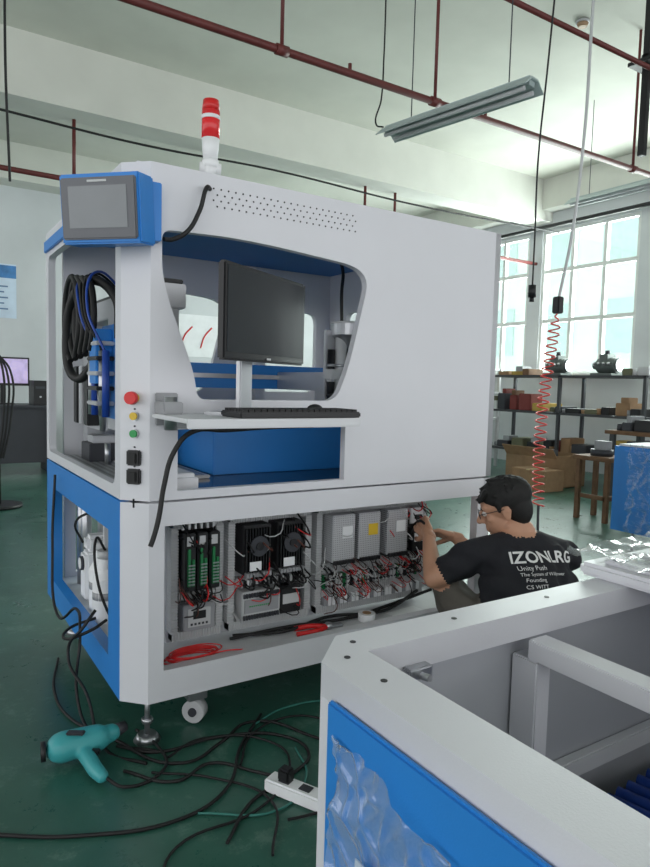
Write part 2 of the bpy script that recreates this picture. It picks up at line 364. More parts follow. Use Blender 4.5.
cable('valve_hose_c',[(vx+.06,vy,1.34),(vx+.12,vy,1.30),(vx+.11,vy,1.18),(vx+.05,vy-.02,1.14)],.005,rubber,M1)
box('inner_pillar',1.02,1.08,1.18,1.24,.829,1.8,white2,M1); box('inner_pillar_mid',1.42,1.50,.60,.68,.829,1.8,alum,M1)
# buttons
n=Vector((-.7071,-.7071,0)); t=Vector((.7071,-.7071,0)); P0=Vector((.035,.035,0))
def pb(name,z,r,dep,m,ring=None):
    p=P0+Vector((0,0,z))
    if ring: cyl(name+'_ring',p,p+n*.008,r*1.25,ring,M1)
    cyl(name,p,p+n*dep,r,m,M1)
pb('emergency_stop_stem',1.142,.012,.02,black,yel)
cyl('emergency_stop',P0+Vector((0,0,1.142))+n*.018,P0+Vector((0,0,1.142))+n*.034,.021,redm,M1,r2=.019)
pb('button_yellow',1.086,.012,.014,yel,steel); pb('button_green',1.032,.012,.014,grn,steel)
for i,z in enumerate((.957,.899)):
    rotbox('rocker_switch_%d'%i,P0+Vector((0,0,z))+n*.006,t,n,(0,0,1),.023,.008,.024,black,M1); rotbox('rocker_key_%d'%i,P0+Vector((0,0,z))+n*.016,t,n,(0,0,1),.014,.004,.017,rubber,M1)
for i,z in enumerate((1.108,1.055,.99,.93)): cyl('post_screw_%d'%i,P0+Vector((0,0,z)),P0+n*.003+Vector((0,0,z)),.003,dgray,M1,seg=8)
# HMI
tt=Vector((.70,-.714,0)).normalized(); nn=Vector((tt.y,-tt.x,0)); 
tilt=.10; hn=(nn*math.cos(tilt)-zz*math.sin(tilt)).normalized(); hz_=tt.cross(hn)*-1
hz_=hz_ if hz_.z>0 else -hz_
cen=Vector((.004,-.107,1.686))-tt*.124-nn*.040
rotbox('hmi_housing',cen,tt,hn,hz_,.126,.044,.097,blue,M1,.005)
rotbox('hmi_frame',cen+hn*.047,tt,hn,hz_,.118,.006,.085,mat('hmi_gray',(96,98,104),.4),M1,.004)
rotbox('hmi_display',cen+hn*.053+hz_*.003,tt,hn,hz_,.092,.002,.058,hmiscr,M1,.001)
rotbox('hmi_badge',cen+hn*.0535+hz_*.074,tt,hn,hz_,.03,.001,.003,lgray,M1,.0005)
box('hmi_mount',.0,.09,-.04,.05,1.61,1.78,blue,M1)
cable('hmi_cable',[(.255,-.006,1.80),(.235,-.03,1.795),(.21,-.035,1.72),(.17,-.03,1.65),(.13,-.02,1.625),(.10,-.03,1.62)],.007,rubber,M1)
# tower light
tx,ty=.32,.15
cyl('tower_base',(tx,ty,H+.006),(tx,ty,H+.03),.03,lgray,M1); cyl('tower_pole',(tx,ty,H+.03),(tx,ty,1.91),.010,lgray,M1); 
bm=bmesh.new(); addcyl(bm,(tx,ty,1.89),(tx,ty,1.915),.015,.028); addcyl(bm,(tx,ty,1.915),(tx,ty,1.94),.028,.028); addcyl(bm,(tx-.034,ty+.01,1.915),(tx+.034,ty-.01,1.915),.018); addcyl(bm,(tx,ty,1.94),(tx,ty,2.01),.024,.030);fin(bm,'tower_joint',paper,M1,True)
cyl('tower_lens',(tx,ty,2.01),(tx,ty,2.10),.030,mat('red_lens',(205,40,45),.15,0,.03,5,emit=.1),M1); cyl('tower_band',(tx,ty,2.072),(tx,ty,2.084),.0315,paper,M1); cyl('tower_cap',(tx,ty,2.10),(tx,ty,2.135),.030,redm,M1,r2=.026)
# ---- electrical panel
EP=G('electrical_panel',M1); EP.scale=(.94,1,.94); EP.location=(-.03,0,.065)
def duct(name,x0,x1,z0,z1,y,dep,vert=False):
    lst=[(x0,x1,y-dep+.004,y,z0,z1)]
    if vert:
        k=z0
        while k<z1-.003: lst.append((x0-.002,x1+.002,y-dep,y-.004,k,k+.006)); k+=.011
    else:
        k=x0
        while k<x1-.003: lst.append((k,k+.006,y-dep,y-.004,z0-.002,z1+.002)); k+=.011
    return multibox(name,lst,lgray,EP)
yb=.23
for nme,x0,x1,z0,z1 in (('board_left',.25,.465,.21,.70),('board_mid',.48,.865,.21,.70),('board_right',.885,1.50,.21,.70)):
    box('mounting_'+nme,x0,x1,yb,yb+.012,z0,z1,white2,EP)
    duct(nme+'_duct_bottom',x0+.01,x1-.01,z0+.02,z0+.05,yb,.045); duct(nme+'_duct_left',x0+.005,x0+.03,z0+.05,z1-.04,yb,.045,True)
    duct(nme+'_duct_right',x1-.03,x1-.005,z0+.05,z1-.04,yb,.045,True)
    duct(nme+'_duct_top',x0+.01,x1-.01,z1-.04,z1-.01,yb,.045)
duct('duct_mid',.515,.83,.40,.43,yb,.045); duct('duct_right_mid',.92,1.47,.40,.44,yb,.045); duct('duct_left_mid',.285,.43,.385,.41,yb,.045)
duct('duct_right_low',.92,1.47,.30,.325,yb,.045)
for i in range(3):
    x=.29+i*.048; box('servo_drive_%d'%i,x,x+.042,yb-.09,yb,.43,.645,black,EP); box('drive_label_%d'%i,x+.006,x+.03,yb-.092,yb-.09,.60,.635,lgray,EP,0)
    box('drive_terminal_a_%d'%i,x+.008,x+.018,yb-.10,yb-.09,.45,.59,grnpcb,EP,.001); box('drive_terminal_b_%d'%i,x+.024,x+.034,yb-.10,yb-.09,.45,.55,grnpcb,EP,.001)
    multibox('drive_contacts_%d'%i,[(x+.009,x+.033,yb-.103,yb-.10,.455+k*.012,.460+k*.012) for k in range(7)],steel,EP)
box('plc_left',.295,.42,yb-.07,yb,.27,.37,grayp,EP); box('plc_left_face',.31,.40,yb-.074,yb-.07,.285,.355,lgray,EP,.001)
box('plc_left_display',.33,.38,yb-.076,yb-.074,.315,.345,black,EP,0); multibox('plc_left_keys',[(.32+.015*k,.328+.015*k,yb-.076,yb-.074,.292,.30) for k in range(5)],dgray,EP)
for i in range(2):
    x=.53+i*.15; box('driver_%d'%i,x,x+.12,yb-.08,yb,.455,.65,black,EP)
    multibox('driver_fins_%d'%i,[(x+.006+k*.012,x+.011+k*.012,yb-.095,yb-.08,.47,.64) for k in range(9)],blackg,EP)
    cyl('fan_%d'%i,(x+.06,yb-.10,.57),(x+.06,yb-.094,.57),.04,dgray,EP); cyl('fan_hub_%d'%i,(x+.06,yb-.104,.57),(x+.06,yb-.10,.57),.016,black,EP)
    box('driver_label_%d'%i,x+.02,x+.07,yb-.098,yb-.095,.475,.51,paper,EP,0); multibox('driver_terminals_%d'%i,[(x+.006+k*.014,x+.016+k*.014,yb-.10,yb-.08,.450,.466) for k in range(8)],grayp,EP)
box('plc_main',.53,.70,yb-.075,yb,.27,.385,lgray,EP); box('plc_face',.54,.69,yb-.08,yb-.075,.30,.355,grayp,EP,.001); box('plc_expansion',.705,.80,yb-.07,yb,.27,.385,black,EP); box('plc_expansion_label',.715,.79,yb-.073,yb-.07,.31,.35,lgray,EP,0)
multibox('plc_terminals',[(.535+k*.0115,.542+k*.0115,yb-.083,yb-.074,zq,zq+.017) for k in range(14) for zq in (.275,.362)],dgray,EP)
multibox('plc_leds',[(.56+k*.009,.565+k*.009,yb-.082,yb-.08,.325,.33) for k in range(10)],grn,EP)
for i in range(3):
    x=.93+i*.135+(.02 if i==2 else 0); box('power_supply_%d'%i,x,x+.115,yb-.10,yb,.46,.66,perf,EP); box('supply_label_%d'%i,x+.05,x+.10,yb-.102,yb-.10,.56,.61,(paper,yel,paper)[i],EP,0)
    multibox('supply_terminals_%d'%i,[(x+.006+k*.015,x+.017+k*.015,yb-.115,yb-.08,.452,.468) for k in range(7)],[black],EP)
multibox('solid_state_relays',[(1.052+.0*k,1.062,yb-.07,yb,.47+k*.03,.49+k*.03) for k in range(6)]+[(1.345+.0*k,1.362,yb-.08,yb,.47+k*.035,.497+k*.035) for k in range(5)],black,EP)
box('relay_box',1.375,1.46,yb-.09,yb,.455,.56,black,EP); box('relay_face',1.385,1.45,yb-.095,yb-.09,.50,.54,paper,EP,0); box('breaker',1.38,1.455,yb-.07,yb,.58,.65,paper,EP); box('breaker_lever',1.40,1.435,yb-.085,yb-.07,.60,.62,black,EP,.001)
multibox('terminal_strip',[(.925+k*.0142,.935+k*.0142,yb-.05-(k%3)*.006,yb,.335,.39,(1,0,0,2,0,0,0)[k%7]) for k in range(38)],[lgray,grnpcb,black],EP)
multibox('terminal_screws',[(.928+k*.0142,.932+k*.0142,yb-.066,yb-.05,zq,zq+.006) for k in range(38) for zq in (.345,.375)],dgray,EP)
multibox('relay_strip',[(.925+k*.0205,.94+k*.0205,yb-.06,yb,.262,.298,k%3==0 and 1 or 0) for k in range(26)],[paper,grayp],EP)
multibox('left_terminals',[(.29+k*.012,.298+k*.012,yb-.06,yb,.655,.675,k%2) for k in range(11)],[paper,black],EP)
multibox('mid_terminals',[(.53+k*.013,.539+k*.013,yb-.065,yb-.02,.40,.428,k%3) for k in range(21)],[grayp,black,paper],EP)
def wires(cnt,x0,x1,zs,amp,cols,r,pre,dz=.1):
    D={}
    for k in range(cnt):
        x=random.uniform(x0,x1); z=random.choice(zs); x2=min(x1,max(x0,x+random.uniform(-amp,amp))); z2=z+random.uniform(-dz,dz)
        D.setdefault(random.randrange(len(cols)),[]).append([(x,yb-.05,z),(x+(x2-x)*.3,yb-random.uniform(.08,.13),z+(z2-z)*.3-.02),(x2,yb-.06,z2)])
    for i,p in D.items(): cables('%s_%d'%(pre,i),p,r,cols[i],EP,res=4)
wires(60,.27,1.47,(.42,.385,.30,.62,.44,.60),.12,(rubber,rubber,redm,lgray,brownw,lgray),.0022,'wires')
wires(100,.92,1.47,(.40,.42,.44,.33,.385),.04,(rubber,lgray,rubber,brownw,lgray,redm),.0016,'strip_wires',.05)
wires(30,.53,.82,(.42,.44,.60),.10,(rubber,rubber,brownw),.0035,'driver_leads',.09)
wires(20,.29,.42,(.42,.40,.62),.06,(rubber,rubber,redm),.0028,'drive_leads',.08)
wires(24,1.32,1.47,(.44,.46,.56,.65),.08,(rubber,redm,lgray),.0026,'relay_leads',.1)
cables('wire_loom',[[(.50,.17,.215),(.7,.12,.214),(.95,.17,.214),(1.2,.12,.214),(1.45,.18,.25)],[(.48,.15,.214),(.75,.15,.215),(1.0,.12,.214),(1.25,.16,.214),(1.5,.14,.26)]],.007,rubber,EP)
cable('worker_cable',[(1.38,.18,.50),(1.36,.10,.60),(1.345,.04,.61),(1.39,.05,.55),(1.45,.16,.45)],.006,rubber,EP)
box('rear_partition',.10,1.5,.66,.68,.25,.78,white2,M1)
multibox('top_duct',[(.12,1.5,.28,.34,.74,.78)],white2,M1)
# end bay items
for i,(x,y) in enumerate(((.09,.60),(.11,.74))):
    bm=bmesh.new(); addcyl(bm,(x,y,FZ),(x,y,.42),.048,.048,24); addcyl(bm,(x,y,.42),(x,y,.46),.048,.026,24); addcyl(bm,(x,y,.46),(x,y,.50),.026,.023,24); fin(bm,'lubricator_bottle_%d'%i,paper,M1,False)
    cyl('lubricator_cap_%d'%i,(x,y,.50),(x,y,.53),.030,lgray,M1); cyl('lubricator_band_%d'%i,(x,y,.34),(x,y,.37),.0485,grayp,M1)
box('vacuum_unit',.07,.18,.84,.94,FZ,.46,paper,M1,.012); cyl('vacuum_gauge',(.07,.89,.41),(.058,.89,.41),.03,dgray,M1); cyl('gauge_face',(.058,.89,.41),(.056,.89,.41),.024,paper,M1); box('vacuum_head',.08,.17,.85,.93,.46,.53,paper,M1,.015)
for i,(x,y) in enumerate(((.12,1.04),(.2,.95),(.2,1.08),(.12,1.13))): cyl('guide_column_%d'%i,(x,y,FZ),(x,y,.80),.022,steel,M1)
cables('bay_hoses',[[(.09,.60,.53),(.03,.5,.60),(.02,.42,.45),(.08,.42,.29),(.12,.55,.27)],[(.07,.89,.50),(.02,.8,.60),(.06,.6,.70),(.15,.5,.79)]],.005,rubber,M1)
# shelf
SH=G('monitor_shelf')
box('shelf_plate',.06,.62,-.34,-.05,1.086,1.098,white2,SH); box('shelf_lip',.06,.62,-.345,-.335,1.072,1.098,white2,SH)
box('wall_plate',.085,.155,-.014,-.001,1.06,1.16,grayp,SH); box('bracket_arm',.08,.14,-.10,-.012,1.098,1.135,grayp,SH)
cyl('bracket_pivot',(.11,-.075,1.05),(.11,-.075,1.15),.02,steel,SH); box('bracket_bar',.10,.34,-.09,-.06,1.055,1.085,grayp,SH); box('under_rail',.12,.6,-.2,-.17,1.068,1.085,grayp,SH)
MO=G('computer_monitor')
mt=Vector((.41,.255,0)).normalized(); mn=Vector((mt.y,-mt.x,0)); hw=.25; mc=Vector((.205,-.218,1.405))+mt*hw
rotbox('monitor_case',mc,mt,mn,zz,hw,.014,.142,black,MO,.006)
rotbox('screen',mc+mn*.0145+zz*.006,mt,mn,zz,hw-.012,.001,.124,screen_off,MO,.0005)
rotbox('chin_badge',mc+mn*.0155-zz*.131,mt,mn,zz,.012,.0008,.003,lgray,MO,.0003)
rotbox('monitor_back',mc-mn*.025,mt,mn,zz,.15,.015,.09,black,MO,.01)
q=mc-mn*.045-mt*.05; q.z=1.22
rotbox('stand_column',q,mt,mn,zz,.035,.010,.12,alum,MO,.004)
q=mc-mn*.01-mt*.09; q.z=1.103
rotbox('stand_base',q,mt,mn,zz,.11,.085,.005,alum,MO,.004)
KB=G('computer_keyboard')
rotbox('tray',(.42,-.27,1.108),(1,0,0),(0,1,0),zz,.205,.068,.009,black,KB,.004)
multibox('keys',[(.225+i*.0196,.225+i*.0196+.0165,-.33+j*.0205,-.33+j*.0205+.017,1.117,1.124) for i in range(20) for j in range(6)],rubber,KB)
MS=G('computer_mouse'); bm=bmesh.new(); addsph(bm,(.585,-.13,1.098+.017),(.03,.018,.018),3); fin(bm,'shell',black,MS,True)
cable('hanging_power_cable',[(.60,-.10,1.06),(.5,-.03,1.052),(.3,-.05,1.045),(.18,-.06,1.04),(.13,-.05,.98),(.10,-.05,.88),(.08,-.06,.78),(.06,-.07,.72),(.05,-.075,.70)],.008,rubber)
# cabinet loose things
g=G('red_wire_coil')
cables('loops',[[(.235+(.085+.008*math.sin(i*2))*math.cos(a)+.004*i,.085+(.035+.004*(i%4))*math.sin(a),.256+.003*i) for a in [k*math.pi/4 for k in range(8)]] for i in range(8)],.0024,redm,g,True)
cable('tail',[(.30,.07,.26),(.36,.04,.275),(.40,.03,.274),(.43,.05,.262)],.0024,redm,g)
g=G('wire_cutters')
cable('handle_1',[(.80,.09,.262),(.74,.07,.263),(.66,.075,.263)],.010,redm,g); cable('handle_2',[(.80,.09,.263),(.75,.12,.264),(.68,.13,.263)],.010,redm,g)
cyl('pivot',(.81,.09,.252),(.81,.09,.275),.014,steel,g); rotbox('jaw',(.84,.085,.262),(1,0,0),(0,1,0),zz,.03,.012,.006,steel,g)
g=G('tape_roll'); bm=bmesh.new(); addcyl(bm,(1.0,.10,FZ+.001),(1.0,.10,.28),.035); fin(bm,'roll',paper,g); cyl('core',(1.0,.10,.28),(1.0,.10,.282),.018,card,g)
g=G('paper_sheet'); rotbox('sheet',(1.2,.09,FZ+.002),(1,.1,0),(-.1,1,0),zz,.08,.04,.001,paper,g,0)
# ================================================================ FOREGROUND MACHINE BASE
M2=G('machine_base_frame')
zt=.79; X0=-.055; Y1=-1.12; Y0=-2.5; X1=1.52; cc=.075
out=[(X0,Y1-cc),(X0+cc,Y1),(X1,Y1),(X1,Y0),(X0,Y0)]
inn=[(X0+.085,Y1-.075),(X1-.07,Y1-.075),(X1-.07,Y0+.07),(X0+.085,Y0+.07)]
panel('top_ring',out,[inn],zt-.025,'z',.05,white,M2)
box('long_side_far',X0+cc,X1,Y1-.03,Y1,.17,zt-.05,white,M2,0)
box('long_side_shade_sheet',X0+cc,X1-.03,Y1-.036,Y1-.0305,.21,zt-.05,inner,M2,0)  # thin sheet added over the white side, its gray standing for interior shade
panel('end_panel',rect(Y0,Y1-cc,.17,zt-.05),[],X0+.015,'x',.03,white,M2)
box('end_blue_cover',X0-.012,X0-.0005,Y0,Y1-cc-.035,.2,zt-.04,blue,M2,.004)
bm=bmesh.new(); pr=[(X0,Y1-cc),(X0+cc,Y1),(X0+cc+.0,Y1-.04),(X0+.04,Y1-cc)]
a=[bm.verts.new((x,y,.17)) for x,y in pr]; b=[bm.verts.new((x,y,zt-.05)) for x,y in pr]
for i in range(4): bm.faces.new([a[i],a[(i+1)%4],b[(i+1)%4],b[i]])
bm.faces.new(a[::-1]); bm.faces.new(b); bmesh.ops.recalc_face_normals(bm,faces=bm.faces); fin(bm,'corner_post',white,M2)
box('floor_pan',X0+.04,X1,Y0,Y1-.04,.19,.21,inner,M2,0)
box('cross_rail',.40,.45,Y0,Y1-.076,.70,.738,white,M2); box('cross_rail_low',.40,.44,Y0,Y1-.04,.36,.39,white,M2)
box('inner_upright',.40,.44,Y1-.10,Y1-.04,.21,.70,white,M2); box('inner_upright_mid',.95,1.0,Y1-.10,Y1-.04,.21,.73,white,M2)
box('inner_long_rail',.02,X1-.05,Y1-.062,Y1-.037,.40,.44,white2,M2); box('inner_shelf',.46,X1-.06,Y0+.1,Y1-.10,.345,.36,inner,M2,0)
box('right_end',X1-.03,X1,Y0,Y1-.03,.17,zt-.05,inner,M2,0)
box('near_side',X0+.03,X1,Y0,Y0+.03,.17,zt-.05,white,M2,0)
for i,(x,y) in enumerate(((-.012,-1.20),(-.012,-1.29),(.03,-1.155),(.25,-1.155),(.5,-1.155))): cyl('bolt_hole_%d'%i,(x,y,zt-.002),(x,y,zt+.001),.005,black,M2,seg=16)
for i,(x,y) in enumerate(((.05,-1.22),(X1-.1,-1.22),(.05,-2.4),(X1-.1,-2.4))):
    cyl('foot_rod_%d'%i,(x,y,.02),(x,y,.19),.01,steel,M2); cyl('foot_pad_%d'%i,(x,y,0),(x,y,.02),.045,steel,M2)
for i in range(9): cyl('blue_rod_%d'%i,(.47+i*.035,-1.24,.375+.002*i),(.60+i*.04,-1.9,.375),.012,bluewrap,M2)
box('latch',.10,.15,-1.215,-1.195,.73,.75,steel,M2); cyl('latch_pin',(.125,-1.205,.735),(.125,-1.235,.74),.006,steel,M2)
def hsh(a,b): return (math.sin(a*127.1+b*311.7)*43758.5453)%1.0
def vor(y,z,sc):
    y*=sc;z*=sc; iy,iz=math.floor(y),math.floor(z); d1=d2=9
    for a in (-1,0,1):
        for b_ in (-1,0,1):
            cy=iy+a+hsh(iy+a,iz+b_); cz=iz+b_+hsh(iz+b_+17,iy+a+5); d=math.hypot(y-cy,z-cz)
            if d<d1: d2=d1;d1=d
            elif d<d2: d2=d
    return d2-d1
def sheet(name,y0,y1,z0,z1,x,parent,amp=.012,seed=1,slope=0,N=110):
    bm=bmesh.new(); K=N; vs=[]
    for i in range(N+1):
        row=[]
        for j in range(K+1):
            y=y0+(y1-y0)*i/N; zt_=z1-slope*(y1-y); z=z0+(zt_-z0)*j/K
            yy=y+.02*math.sin(z*23+seed); z2=z+.02*math.sin(y*29+seed)
            e=max(0,1-vor(yy+seed,z2*.6,9)*3.5)*.6+max(0,1-vor(yy*1.1+seed*2,z2,20)*4)*.35+.3*abs(math.sin(yy*11+z2*7))
            row.append(bm.verts.new((x-amp*e,y+(.012*math.sin(z*37) if i in (0,N) else 0),z+(.010*math.sin(y*31)+.006*math.sin(y*90) if j in(0,K) else 0))))
        vs.append(row)
    for i in range(N):
        for j in range(K): bm.faces.new([vs[i][j],vs[i+1][j],vs[i+1][j+1],vs[i][j+1]])
    return fin(bm,name,film,parent,True)
sheet('protective_film',-1.62,-1.262,.2,.715,X0-.014,M2,.016,3,.12)
rotbox('film_label',(X0-.034,-1.36,.575),(0,1,0),(-1,0,0),(0,0,1),.020,.001,.017,mat('label_paper',(180,195,212),.5),M2,0)
g=G('wrapped_cover_panel')
box('panel',.70,1.45,-2.1,-1.08,zt+.001,zt+.03,white,g,.008)
for k in range(7): box('rib_%d'%k,.73+k*.1,.745+k*.1,-2.05,-1.12,zt+.03,zt+.042,white,g,.004)
bm=bmesh.new()
N=70; vs=[[bm.verts.new((.68+.80*i/N,-2.12+1.06*j/N,zt+.045+.016*max(0,1-vor(.8*i/N,1.06*j/N,14)*3)+.004*math.sin(i*.5))) for j in range(N+1)] for i in range(N+1)]
for i in range(N):
    for j in range(N): bm.faces.new([vs[i][j],vs[i+1][j],vs[i+1][j+1],vs[i][j+1]])
fin(bm,'film',film,g,True)
# ================================================================ THIRD MACHINE BASE
M3=G('machine_base_cabinet')
base(M3,3.9,-.35,1.35,1.30,z1=.80)
box('blue_end_cover',3.88,3.90,-.25,.86,.20,.77,blue,M3); box('top_plate',3.92,5.2,-.33,.93,.80,.815,white2,M3)
box('side_cover',4.0,5.2,-.36,-.35,.2,.76,blue,M3)
sheet('film',-.25,.80,.15,.83,3.86,M3,.03,5,N=80)
# ================================================================ PERSON
PE=G('crouching_worker')
TC=Vector((1.395,-.345,-.01)); sx_=Vector((.93,-.367,0)).normalized(); sy_=Vector((.367,.93,0)).normalized()
def tp(a,b_,z): q=TC+sx_*a+sy_*b_; return (q.x,q.y,z-.01)
shL=tp(-.195,.03,.58); shR=tp(.195,.03,.565)
elL=(1.115,-.16,.475); haL=(1.225,.0,.60); elR=(1.50,-.12,.45); haR=(1.37,.0,.575)
hipL=tp(-.10,-.18,.22); hipR=tp(.10,-.18,.22); knL=(1.20,-.15,.42); knR=(1.55,-.10,.42); anL=(1.23,-.34,.10); anR=(1.52,-.32,.10)
bm=bmesh.new()
for a,b_,r1,r2 in [(tp(0,-.19,.22),tp(0,-.13,.36),.14,.125),(tp(0,-.13,.36),tp(0,-.03,.50),.125,.13),
    (tp(-.09,-.17,.22),tp(.09,-.17,.22),.12,.12),(tp(-.095,-.05,.47),tp(.095,-.05,.47),.10,.10),(tp(-.09,-.01,.56),tp(.09,-.01,.56),.085,.085),
    (shL,tp(-.06,.02,.605),.064,.068),(tp(.06,.02,.605),shR,.068,.064),(tp(-.06,.02,.605),tp(.06,.02,.605),.072,.072),
    (tp(-.005,.03,.63),(1.39,-.29,.68),.058,.052),
    (shL,Vector(shL).lerp(Vector(elL),.65),.064,.056),(Vector(shL).lerp(Vector(elL),.6),elL,.050,.040),(elL,Vector(elL).lerp(Vector(haL),.5),.040,.034),(Vector(elL).lerp(Vector(haL),.5),haL,.034,.025),
    (shR,Vector(shR).lerp(Vector(elR),.65),.064,.056),(Vector(shR).lerp(Vector(elR),.6),elR,.050,.040),(elR,Vector(elR).lerp(Vector(haR),.5),.040,.034),(Vector(elR).lerp(Vector(haR),.5),haR,.034,.025),
    (hipL,knL,.095,.065),(knL,anL,.065,.042),((anL[0],anL[1],.065),(anL[0]-.02,anL[1]+.19,.043),.042,.038),
    (hipR,knR,.095,.065),(knR,anR,.065,.042),((anR[0],anR[1],.065),(anR[0]+.02,anR[1]+.19,.043),.042,.038)]:
    addcap(bm,a,b_,r1,r2)
body=remesh(bm,'clothed_body',[shirt,skin,pants,shoe],PE,.010,5)
def segd(p,a,b_):
    a=Vector(a);b_=Vector(b_);d=b_-a; t_=max(0,min(1,(p-a).dot(d)/d.length_squared)); return (p-a-d*t_).length
nor=[v_.normal.copy() for v_ in body.data.vertices]
for v_,nn_ in zip(body.data.vertices,nor):
    p=v_.co.copy()
    if p.z<.62 and segd(p,elL,haL)>.055 and segd(p,elR,haR)>.055:
        k=.004*math.sin(p.z*70+p.x*40)+.003*math.sin(p.x*90-p.z*50+p.y*30)
        v_.co=p+nn_*k
for f in body.data.polygons:
    p=f.center; mi=0
    mL=Vector(shL).lerp(Vector(elL),.78); mR=Vector(shR).lerp(Vector(elR),.78)
    armL=min(segd(p,mL,elL),segd(p,elL,haL)); armR=min(segd(p,mR,elR),segd(p,elR,haR))
    leg=min(segd(p,Vector(hipL).lerp(Vector(knL),.3),knL),segd(p,knL,anL),segd(p,Vector(hipR).lerp(Vector(knR),.3),knR),segd(p,knR,anR))
    trunk=segd(p,tp(0,-.13,.36),tp(0,-.01,.56))
    if leg<.09 and p.z<.5 and trunk>.12: mi=2
    if p.z<.24: mi=2
    if p.z<.095 : mi=3
    dL=(Vector(elL)-Vector(shL)).normalized(); dR=(Vector(elR)-Vector(shR)).normalized()
    if armL<.056 and (p-mL).dot(dL)>0 and trunk>.15: mi=1
    if armR<.056 and (p-mR).dot(dR)>0 and trunk>.15 : mi=1
    if segd(p,elL,haL)<.05: mi=1
    if segd(p,elR,haR)<.05 and trunk>.14: mi=1
    if p.z>.650 and segd(p,tp(-.005,.03,.63),(1.39,-.29,.72))<.07: mi=1
    f.material_index=mi
hd=Vector((-.68,.68,-.36)).normalized(); hx=hd.cross(zz).normalized(); hz=hx.cross(hd).normalized()
HM=Matrix((hx,hd,hz)).transposed().to_4x4()@Matrix.Scale(.95,4); HM.translation=Vector((1.370,-.258,.736))
bm=bmesh.new()
addsph(bm,(0,-.01,.03),(.074,.093,.088),3); addsph(bm,(0,.028,-.03),(.058,.058,.075),3); addsph(bm,(0,.06,-.083),(.024,.022,.02)); addcap(bm,(-.045,.0,-.06),(-.01,.06,-.085),.018,.015); addcap(bm,(.045,.0,-.06),(.01,.06,-.085),.018,.015)
addcap(bm,(0,.083,.018),(0,.104,-.018),.008,.013); addsph(bm,(-.011,.092,-.022),.009); addsph(bm,(.011,.092,-.022),.009)
addcap(bm,(-.017,.08,-.05),(.017,.08,-.05),.008); addcap(bm,(-.014,.08,-.06),(.014,.08,-.06),.008); addcap(bm,(-.045,.067,.03),(.045,.067,.03),.012)
addsph(bm,(-.04,.055,-.015),(.02,.02,.02)); addsph(bm,(.04,.055,-.015),(.02,.02,.02))
for sx in (-1,1):
    addsph(bm,(sx*.076,-.008,-.005),(.009,.018,.030)); addsph(bm,(sx*.082,-.016,.008),(.007,.012,.018))
addcap(bm,(0,-.02,-.05),(.0,-.045,-.11),.05,.052)
remesh(bm,'head',skin,PE,.004,3,HM)
bm=bmesh.new()
addsph(bm,(0,-.028,.052),(.084,.104,.082),3); addsph(bm,(0,-.055,.0),(.074,.062,.085),3)
rr=random.Random(3)
for k in range(130):
    th=rr.uniform(0,2*math.pi); ph=rr.uniform(.1,1.5); c_=Vector((.08*math.sin(ph)*math.cos(th),-.028+.10*math.sin(ph)*math.sin(th),.052+.08*math.cos(ph)))
    d_=Vector((rr.uniform(-.02,.02),rr.uniform(-.0,.03),rr.uniform(-.02,.012))); addcap(bm,c_,c_+d_,.006,.003)
for k in range(9):
    x=-.056+k*.014; addcap(bm,(x,.045,.095),(x+.006,.080,.056+.008*rr.random()),.012,.006)
for sx in (-1,1): addcap(bm,(sx*.073,.012,.04),(sx*.072,.016,.008),.012,.006)
remesh(bm,'hair',hair,PE,.004,1,HM)
for sx in (-1,1):
    sd='l' if sx<0 else 'r'
    bm=bmesh.new(); addsph(bm,(sx*.029,.073,.010),.0115,2); bmesh.ops.transform(bm,matrix=HM,verts=bm.verts); fin(bm,'eye_'+sd,eyew,PE,True)
    bm=bmesh.new(); addsph(bm,(sx*.029,.082,.010),.0055,2); bmesh.ops.transform(bm,matrix=HM,verts=bm.verts); fin(bm,'iris_'+sd,black,PE,True)
    bm=bmesh.new(); addcap(bm,(sx*.015,.081,.028),(sx*.045,.075,.028),.004); bmesh.ops.transform(bm,matrix=HM,verts=bm.verts); fin(bm,'eyebrow_'+sd,hair,PE,True)
    cable('glasses_rim_'+sd,[tuple(HM@Vector((sx*.031+.021*math.cos(a),.096,.010+.015*math.sin(a)))) for a in [k*math.pi/4 for k in range(8)]],.0014,black,PE,True,4)
    polytube('glasses_temple_'+sd,[tuple(HM@Vector(q)) for q in ((sx*.052,.096,.014),(sx*.078,.03,.016),(sx*.082,-.012,.014))],.0014,black,PE)
polytube('glasses_bridge',[tuple(HM@Vector(q)) for q in ((-.01,.097,.013),(.01,.097,.013))],.0014,black,PE)
